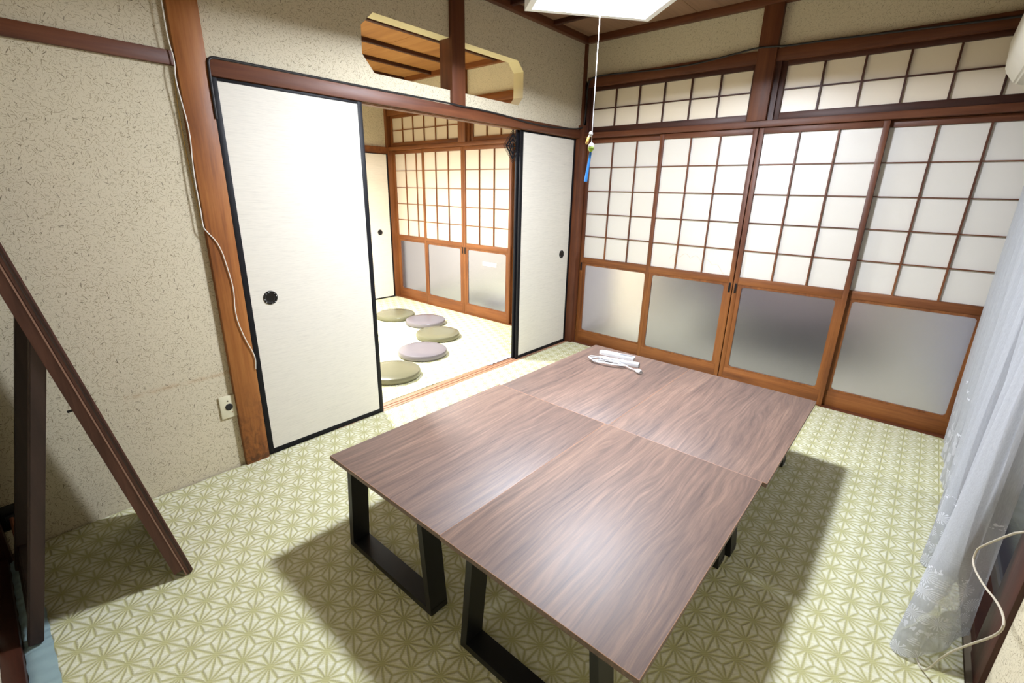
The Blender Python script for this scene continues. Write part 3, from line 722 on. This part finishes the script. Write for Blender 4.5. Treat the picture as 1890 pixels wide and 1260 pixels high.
# ------------------------------------------------------------------ hanging lamps
def lamp(L, rz, side, label, first_room):
    t = tag(thing('hanging_lamp', (L.x, L.y, L.z), rz), label, 'lamp')
    h = side/2
    b = bm_new()
    for (a, c, d, e) in ((-h, h, -h, -h+0.028), (-h, h, h-0.028, h), (-h, -h+0.028, -h+0.028, h-0.028), (h-0.028, h, -h+0.028, h-0.028)): box(b, a, c, d, e, 0.0, 0.055)
    obj('shade_frame', b, 'shade', t)
    bx('reflector', (-h+0.016, h-0.016, -h+0.016, h-0.016, 0.046, 0.052), 'panel' , t)
    if first_room:
        b = bm_new(); R0, r0, rings = 0.115, 0.012, []
        for k in range(44):
            a = 2*pi*k/44; rings.append([b.verts.new(((R0+r0*cos(2*pi*q/6))*cos(a), (R0+r0*cos(2*pi*q/6))*sin(a), 0.027+r0*sin(2*pi*q/6))) for q in range(6)])
        for k in range(44):
            A, B = rings[k], rings[(k+1) % 44]
            for q in range(6): b.faces.new((A[q], B[q], B[(q+1) % 6], A[(q+1) % 6]))
        obj('ring_tube', b, 'tube', t)
    b = bm_new(); lathe(b, [(h*0.98*1.414, 0.0555), (h*0.9, 0.085), (0.10, 0.10), (0.03, 0.11)], 4); o = obj('top_cover', b, 'shade', t); o.rotation_euler = (0, 0, pi/4)
    b = bm_new(); lathe(b, [(0.006, 0.105), (0.006, ZC-L.z-0.05)], 12); obj('stem', b, 'shade', t)
    b = bm_new(); lathe(b, [(0.012, ZC-L.z-0.055), (0.045, ZC-L.z-0.03), (0.05, ZC-L.z-0.028+0.026)], 24); obj('ceiling_rose', b, 'shade', t, smooth=True)
lamp(LAMP, math.atan2(-0.37, 0.455), 0.586, 'square white hanging lamp glowing above the walnut tables', True)
lamp(LAMP2, 0, 0.36, 'square hanging lamp out of sight above the round cushions', False)
t = tag(thing('pull_cord', (-1.66, -1.150, 0)), 'white lamp pull cord with gold charm, green cap and blue tassel', 'pull cord')
tube('cord', [(0, 0, 2.10), (0, 0, 1.8), (0, 0, 1.545)], 0.0016, 'white', t, seg=6, smooth_iter=0)
b = bm_new(); lathe(b, [(0.001, 1.592), (0.007, 1.588), (0.009, 1.580), (0.006, 1.572), (0.001, 1.570)], 14); o = obj('white_bead', b, 'white', t, smooth=True); o.location = (-0.004, 0.003, 0)
b = bm_new(); lathe(b, [(0.002, 0), (0.0055, -0.006), (0.0065, -0.03), (0.004, -0.036)], 12); o = obj('gold_charm', b, 'gold', t, smooth=True); o.location = (-0.010, 0.008, 1.574); o.rotation_euler = (0.1, 0.28, 0)
b = bm_new(); lathe(b, [(0.001, 1.548), (0.010, 1.542), (0.013, 1.532), (0.011, 1.526)], 18); obj('white_cap', b, 'white', t, smooth=True)
b = bm_new(); lathe(b, [(0.014, 1.526), (0.013, 1.520), (0.007, 1.512), (0.004, 1.508)], 18); obj('green_cap', b, 'lime', t, smooth=True)
b = bm_new()
A = Vector((0, 0, 1.510)); B = Vector((-0.012, 0.006, 1.385))
for i in range(10):
    f = i/10; g = (i+1)/10; wa = 0.0042+0.003*f
lathe(b, [(0.0035, 0), (0.006, -0.012), (0.006, -0.07), (0.0078, -0.115), (0.0075, -0.128)], 10); o = obj('blue_tassel', b, 'blue', t, smooth=True); o.location = (0, 0, 1.512); o.rotation_euler = (0.05, 0.13, 0)

# ------------------------------------------------------------------ upended table on the west side
def slab_line(z): return -3.275-(0.225/1.185)*z
t = tag(thing('upended_table', (-3.33, -0.34, 0)), 'red brown low table standing on its end, legs out, against the straw plaster wall', 'table')
ox, oy = -3.33, -0.34
def quadprism(name, prof, ya, yb, mat, bev=0.002, parent=t):
    b = bm_new(); v0 = [b.verts.new((x-ox, ya-oy, z)) for x, z in prof]; v1 = [b.verts.new((x-ox, yb-oy, z)) for x, z in prof]
    b.faces.new(v0); b.faces.new(v1[::-1]); n = len(prof)
    for i in range(n): b.faces.new((v0[i], v0[(i+1) % n], v1[(i+1) % n], v1[i]))
    if bev: bmesh.ops.bevel(b, geom=list(b.edges), offset=bev, segments=2, affect='EDGES')
    return obj(name, b, mat, parent, smooth=bool(bev))
sl = Vector((-0.225, 1.185)).normalized(); nn = Vector((-sl.y, sl.x))  # nn points to -x
if nn.x > 0: nn = -nn
F0 = Vector((-3.262, 0.0))
def prof(s0, s1, d0, d1):
    return [tuple(F0+sl*s0+nn*d0), tuple(F0+sl*s1+nn*d0), tuple(F0+sl*s1+nn*d1), tuple(F0+sl*s0+nn*d1)]
LEN = 1.50
quadprism('tabletop', prof(0.004, LEN, 0.0, 0.024), -0.600, -0.085, 'slabw', 0.005)
b = None
for ya, yb in ((-0.592, -0.572), (-0.113, -0.093)): quadprism('apron', prof(0.03, LEN-0.03, 0.024, 0.052), ya, yb, 'slabw', 0.002)
quadprism('edge_groove', prof(0.01, LEN, 0.009, 0.013), -0.6015, -0.599, 'slabd', 0)
quadprism('edge_arris', prof(0.012, LEN-0.01, 0.0215, 0.0255), -0.6016, -0.599, 'slabl', 0)
quadprism('edge_groove', prof(0.01, LEN, 0.0045, 0.0065), -0.6015, -0.599, 'slabd', 0)
quadprism('apron', prof(0.03, 0.05, 0.024, 0.052), -0.572, -0.113, 'slabd', 0.002)
# folding leg frame: hinge at (x=-3.47,z=.89) down to floor at x=-3.67
H1 = Vector((-3.475, 0.93)); G1 = Vector((-3.672, 0.011))
ld = (G1-H1).normalized(); ln = Vector((-ld.y, ld.x))
def lp(s0, s1, w): 
    a, c = H1+ld*s0, H1+ld*s1
    return [tuple(a+ln*w), tuple(c+ln*w), tuple(c-ln*w), tuple(a-ln*w)]
LL = (G1-H1).length
quadprism('leg', lp(0, LL, 0.017), -0.588, -0.545, 'slabd', 0.003)
quadprism('leg', lp(0, LL, 0.017), -0.155, -0.112, 'slabd', 0.003)
quadprism('leg_crossbar', lp(LL-0.10, LL-0.03, 0.012), -0.545, -0.155, 'slabd', 0.003)
tube('leg_brace', [(-3.46-ox, -0.56-oy, 0.70), (-3.40-ox, -0.56-oy, 0.705)], 0.004, 'steel', t, smooth_iter=0)

# ------------------------------------------------------------------ wall outlets and cords
t = tag(thing('wall_outlet', (-2.893, 0.010, 0.327)), 'aged ivory outlet plate with round black socket beside the scuffed post', 'outlet')
b = bm_new(); box(b, -0.036, 0.036, -0.006, 0.002, -0.056, 0.056, bev=0.002); obj('plate', b, 'offwhite', t, smooth=True)
b = bm_new(); lathe(b, [(0.0165, 0.0), (0.0165, -0.008), (0.014, -0.0095), (0.006, -0.009)], 28, axis='y'); o = obj('socket', b, 'blackc', t, smooth=True); o.location = (0.002, 0, 0)
b = bm_new(); lathe(b, [(0.003, -0.004), (0.003, -0.0075)], 12, axis='y'); o = obj('screw', b, 'brass', t); o.location = (0.0, 0, 0.031)
b = bm_new(); lathe(b, [(0.004, -0.004), (0.003, -0.0066)], 7, axis='y'); o = obj('rust_spot', b, 'rust', t); o.location = (0.012, 0, -0.030)
t = tag(thing('dark_wall_outlet', (-3.660, 0.010, 0.145)), 'dark wall outlet plate in the shade behind the upended table', 'outlet')
b = bm_new(); box(b, -0.045, 0.048, -0.008, 0.002, -0.05, 0.05, bev=0.002); obj('plate', b, 'brass', t, smooth=True)
b = bm_new(); box(b, -0.015, 0.015, -0.026, -0.006, -0.012, 0.018, bev=0.004); obj('socket', b, 'blackc', t, smooth=True)
tag(tube('reddish_cord', [(-3.66, -0.014, 0.15), (-3.660, -0.05, 0.13), (-3.664, -0.07, 0.06), (-3.668, -0.085, 0.018), (-3.672, -0.098, 0.014)], 0.007, 'rust'), 'reddish cord dropping from the dark outlet behind the upended table', 'cord')
WC = [(-2.875, 2.44), (-2.875, 1.985), (-2.877, 1.857), (-2.866, 1.793), (-2.875, 1.736), (-2.870, 1.662), (-2.858, 1.546), (-2.871, 1.388), (-2.869, 1.247), (-2.871, 1.172), (-2.867, 1.156), (-2.821, 1.092), (-2.804, 0.978), (-2.794, 0.886), (-2.807, 0.769), (-2.782, 0.648), (-2.748, 0.555), (-2.756, 0.49)]
tag(tube('white_cable', [(x, -0.020 if x > -2.86 else -0.016, z) for x, z in WC], 0.0023, 'cream'), 'white cable running down the scuffed post', 'cable')
tag(tube('cord_shadow_line', [(-2.872, 0.004, 1.745), (-2.879, 0.006, 1.60), (-2.877, 0.006, 1.45), (-2.872, 0.006, 1.30), (-2.869, 0.004, 1.18)], 0.0016, 'gold', seg=6), 'thin tan line for a cord and mostly its shadow, on the plaster beside the white cable', 'cord')  # tan tube added mostly in place of a shadow line on the plaster
BC = [(-2.752, -0.016, 1.60), (-2.752, -0.018, 1.78), (-2.748, -0.016, 1.826), (-2.70, -0.012, 1.830), (-2.2, -0.012, 1.829), (-1.7, -0.012, 1.830), (-1.45, -0.017, 1.830), (-1.38, -0.019, 1.826), (-1.30, -0.017, 1.828), (-1.0, -0.017, 1.824), (-0.78, -0.018, 1.806), (-0.5, -0.018, 1.800), (-0.3, -0.018, 1.812), (-0.12, -0.017, 1.822), (-0.03, -0.030, 1.840), (-0.026, -0.034, 1.87),
      (-0.022, -0.040, 1.95), (-0.022, -0.042, 2.10), (-0.02, -0.052, 2.185), (-0.018, -0.10, 2.206), (-0.018, -0.30, 2.203), (-0.019, -0.60, 2.186), (-0.019, -0.85, 2.182), (-0.018, -1.05, 2.198), (-0.022, -1.22, 2.216), (-0.034, -1.30, 2.219), (-0.034, -1.39, 2.212), (-0.022, -1.45, 2.206), (-0.018, -1.65, 2.206), (-0.019, -1.9, 2.196), (-0.019, -2.3, 2.180), (-0.019, -2.7, 2.17)]
tag(tube('black_cable', BC, 0.0055, 'blackc'), 'black cable running along the lintel, up the corner and over the transoms', 'cable')

# ornament hanging in the doorway
t = tag(thing('black_fretwork_ornament', (-0.752, 0.098, 1.650)), 'black diamond fretwork ornament hanging in the doorway by the corner paper door', 'ornament')
def rhomb(hw, hh, r, dy=0.0, name='wire'):
    for p, q in (((-hw, 0), (0, hh)), ((0, hh), (hw, 0)), ((hw, 0), (0, -hh)), ((0, -hh), (-hw, 0))):
        tube(name, [(p[0], dy, p[1]), (q[0], dy, q[1])], r, 'lacq', t, seg=6, smooth_iter=0)
rhomb(0.105, 0.115, 0.0016); rhomb(0.092, 0.102, 0.0016); rhomb(0.072, 0.085, 0.006, name='frame_bar'); rhomb(0.045, 0.055, 0.0055, name='frame_bar')
tube('bar', [(-0.07, 0, 0), (0.07, 0, 0)], 0.005, 'lacq', t, smooth_iter=0); tube('bar', [(0, 0, -0.085), (0, 0, 0.112)], 0.005, 'lacq', t, smooth_iter=0)
tube('bar', [(-0.035, 0, 0.035), (-0.01, 0, 0.0), (-0.035, 0, -0.035)], 0.006, 'lacq', t)

# crumpled bluish film at the sill
b = bm_new(); n = 40; rows = []
for i in range(n+1):
    x = -1.02+0.30*i/n
    rows.append([b.verts.new((x, 0.080+0.028*j/3+0.004*sin(i*0.9+j), 0.003+0.006*abs(sin(i*0.55+j*0.9))*(1 if i < 34 else 0.6))) for j in range(4)])
for A_, B_ in zip(rows[:-1], rows[1:]):
    for j in range(3): b.faces.new((A_[j], A_[j+1], B_[j+1], B_[j]))
tag(obj('crumpled_tape', b, plain('pale_tape', (0.55, 0.60, 0.72), 0.3), smooth=True), 'crumpled pale blue tape on the door sill beside the corner paper doors', 'tape')

# ------------------------------------------------------------------ lace curtain
def curtain():
    t = tag(thing('lace_curtain', (-0.95, YS+0.07, 0)), 'pale blue white lace curtain trailing onto the carpet by the brown post', 'curtain')
    ox, oy = -0.95, YS+0.07
    # bottom path (x, y, z of hem)
    bot = [(-0.045, -2.690, 0.02), (-0.055, -2.668, 0.0), (-0.16, -2.690, 0.0), (-0.28, -2.652, 0.0), (-0.42, -2.690, 0.0), (-0.58, -2.645, 0.0), (-0.76, -2.690, 0.0), (-0.95, -2.628, 0.0), (-1.12, -2.685, 0.0), (-1.27, -2.610, 0.0), (-1.365, -2.588, 0.0), (-1.42, -2.612, 0.004), (-1.395, -2.672, 0.02), (-1.48, -2.690, 0.05), (-1.60, -2.655, 0.04), (-1.70, -2.610, 0.01), (-1.80, -2.560, 0.0), (-1.885, -2.528, 0.0), (-1.940, -2.545, 0.0), (-1.925, -2.600, 0.02), (-1.85, -2.665, 0.05), (-1.79, -2.690, 0.07), (-1.76, -2.708, 0.05)]
    n = 260; P = [Vector(p) for p in bot]
    for _ in range(3):
        Q = [P[0]]
        for a, c in zip(P[:-1], P[1:]): Q += [a*0.75+c*0.25, a*0.25+c*0.75]
        Q.append(P[-1]); P = Q
    # resample
    L = [0]
    for a, c in zip(P[:-1], P[1:]): L.append(L[-1]+(c-a).length)
    def at(s):
        d = s*L[-1]
        for i in range(len(L)-1):
            if L[i+1] >= d: return P[i].lerp(P[i+1], (d-L[i])/max(1e-9, L[i+1]-L[i]))
        return P[-1]
    b = bm_new(); rows = []; H = 1.80; nz = 60
    for i in range(n+1):
        s = i/n; B_ = at(s)
        tx = -0.045-1.74*s; ty = YS+0.075+0.016*sin(s*2*pi*15)+0.006*sin(s*2*pi*37)
        col = []
        for j in range(nz+1):
            f = j/nz; z = B_.z*(1-f)+H*f
            w = (1-f)**2.2                      # how much of the bottom flare remains
            x = tx*(1-w)+B_.x*w; y = ty*(1-w)+B_.y*w
            y += 0.008*sin(s*2*pi*22+f*2.5)*(1-f)**0.5*(1-w*0.5)
            col.append(b.verts.new((x-ox, y-oy, z+0.002)))
        rows.append(col)
    for A_, B_ in zip(rows[:-1], rows[1:]):
        for j in range(nz): b.faces.new((A_[j], B_[j], B_[j+1], A_[j+1]))
    o = obj('drape', b, 'sheer', t, smooth=True)
    for p in o.data.polygons: p.use_smooth = True
    tube('curtain_rod', [(-1.80-ox, 0.005, 1.80), (-0.03-ox, 0.005, 1.80)], 0.008, 'white', t, smooth_iter=0)
curtain()
tag(tube('pale_cord', [(-2.60, -2.728, 0.95), (-2.40, -2.70, 0.82), (-2.201, -2.63, 0.679), (-2.078, -2.63, 0.581), (-1.93, -2.63, 0.458), (-1.895, -2.63, 0.42), (-1.91, -2.63, 0.385), (-2.086, -2.63, 0.443), (-2.249, -2.63, 0.514), (-2.33, -2.63, 0.527), (-2.31, -2.63, 0.48), (-2.169, -2.63, 0.327), (-2.03, -2.625, 0.16), (-1.97, -2.615, 0.03), (-1.945, -2.608, 0.006), (-1.93, -2.600, 0.006), (-1.895, -2.592, 0.006), (-1.885, -2.590, 0.006)], 0.0024, 'tan'), 'pale cord looping from the curtain over the brown post to the carpet', 'cord')

# ------------------------------------------------------------------ air conditioner
t = tag(thing('air_conditioner', (-0.72, YS, 1.86)), 'ivory wall air conditioner at the end of the transom window', 'air conditioner')
b = bm_new(); pr = [(0.0, -0.02), (0.16, -0.02), (0.245, 0.0), (0.29, 0.06), (0.30, 0.19), (0.275, 0.25), (0.20, 0.27), (0.0, 0.27)]
v0 = [b.verts.new((-0.42, y, z)) for y, z in pr]; v1 = [b.verts.new((0.56, y, z)) for y, z in pr]
b.faces.new(v0); b.faces.new(v1[::-1])
for i in range(len(pr)): b.faces.new((v0[i], v0[(i+1) % len(pr)], v1[(i+1) % len(pr)], v1[i]))
bmesh.ops.bevel(b, geom=list(b.edges), offset=0.008, segments=2, affect='EDGES')
obj('body', b, 'ac', t, smooth=True)
bx('front_seam', (-0.415, 0.555, 0.286, 0.2915, 0.085, 0.088), 'grey', t)
b = bm_new(); box(b, -0.40, 0.38, 0.0, 0.07, -0.006, 0.002, bev=0.002); o = obj('louvre', b, 'ac', t, smooth=True); o.location = (0, 0.165, 0.012); o.rotation_euler = (0.45, 0, 0)
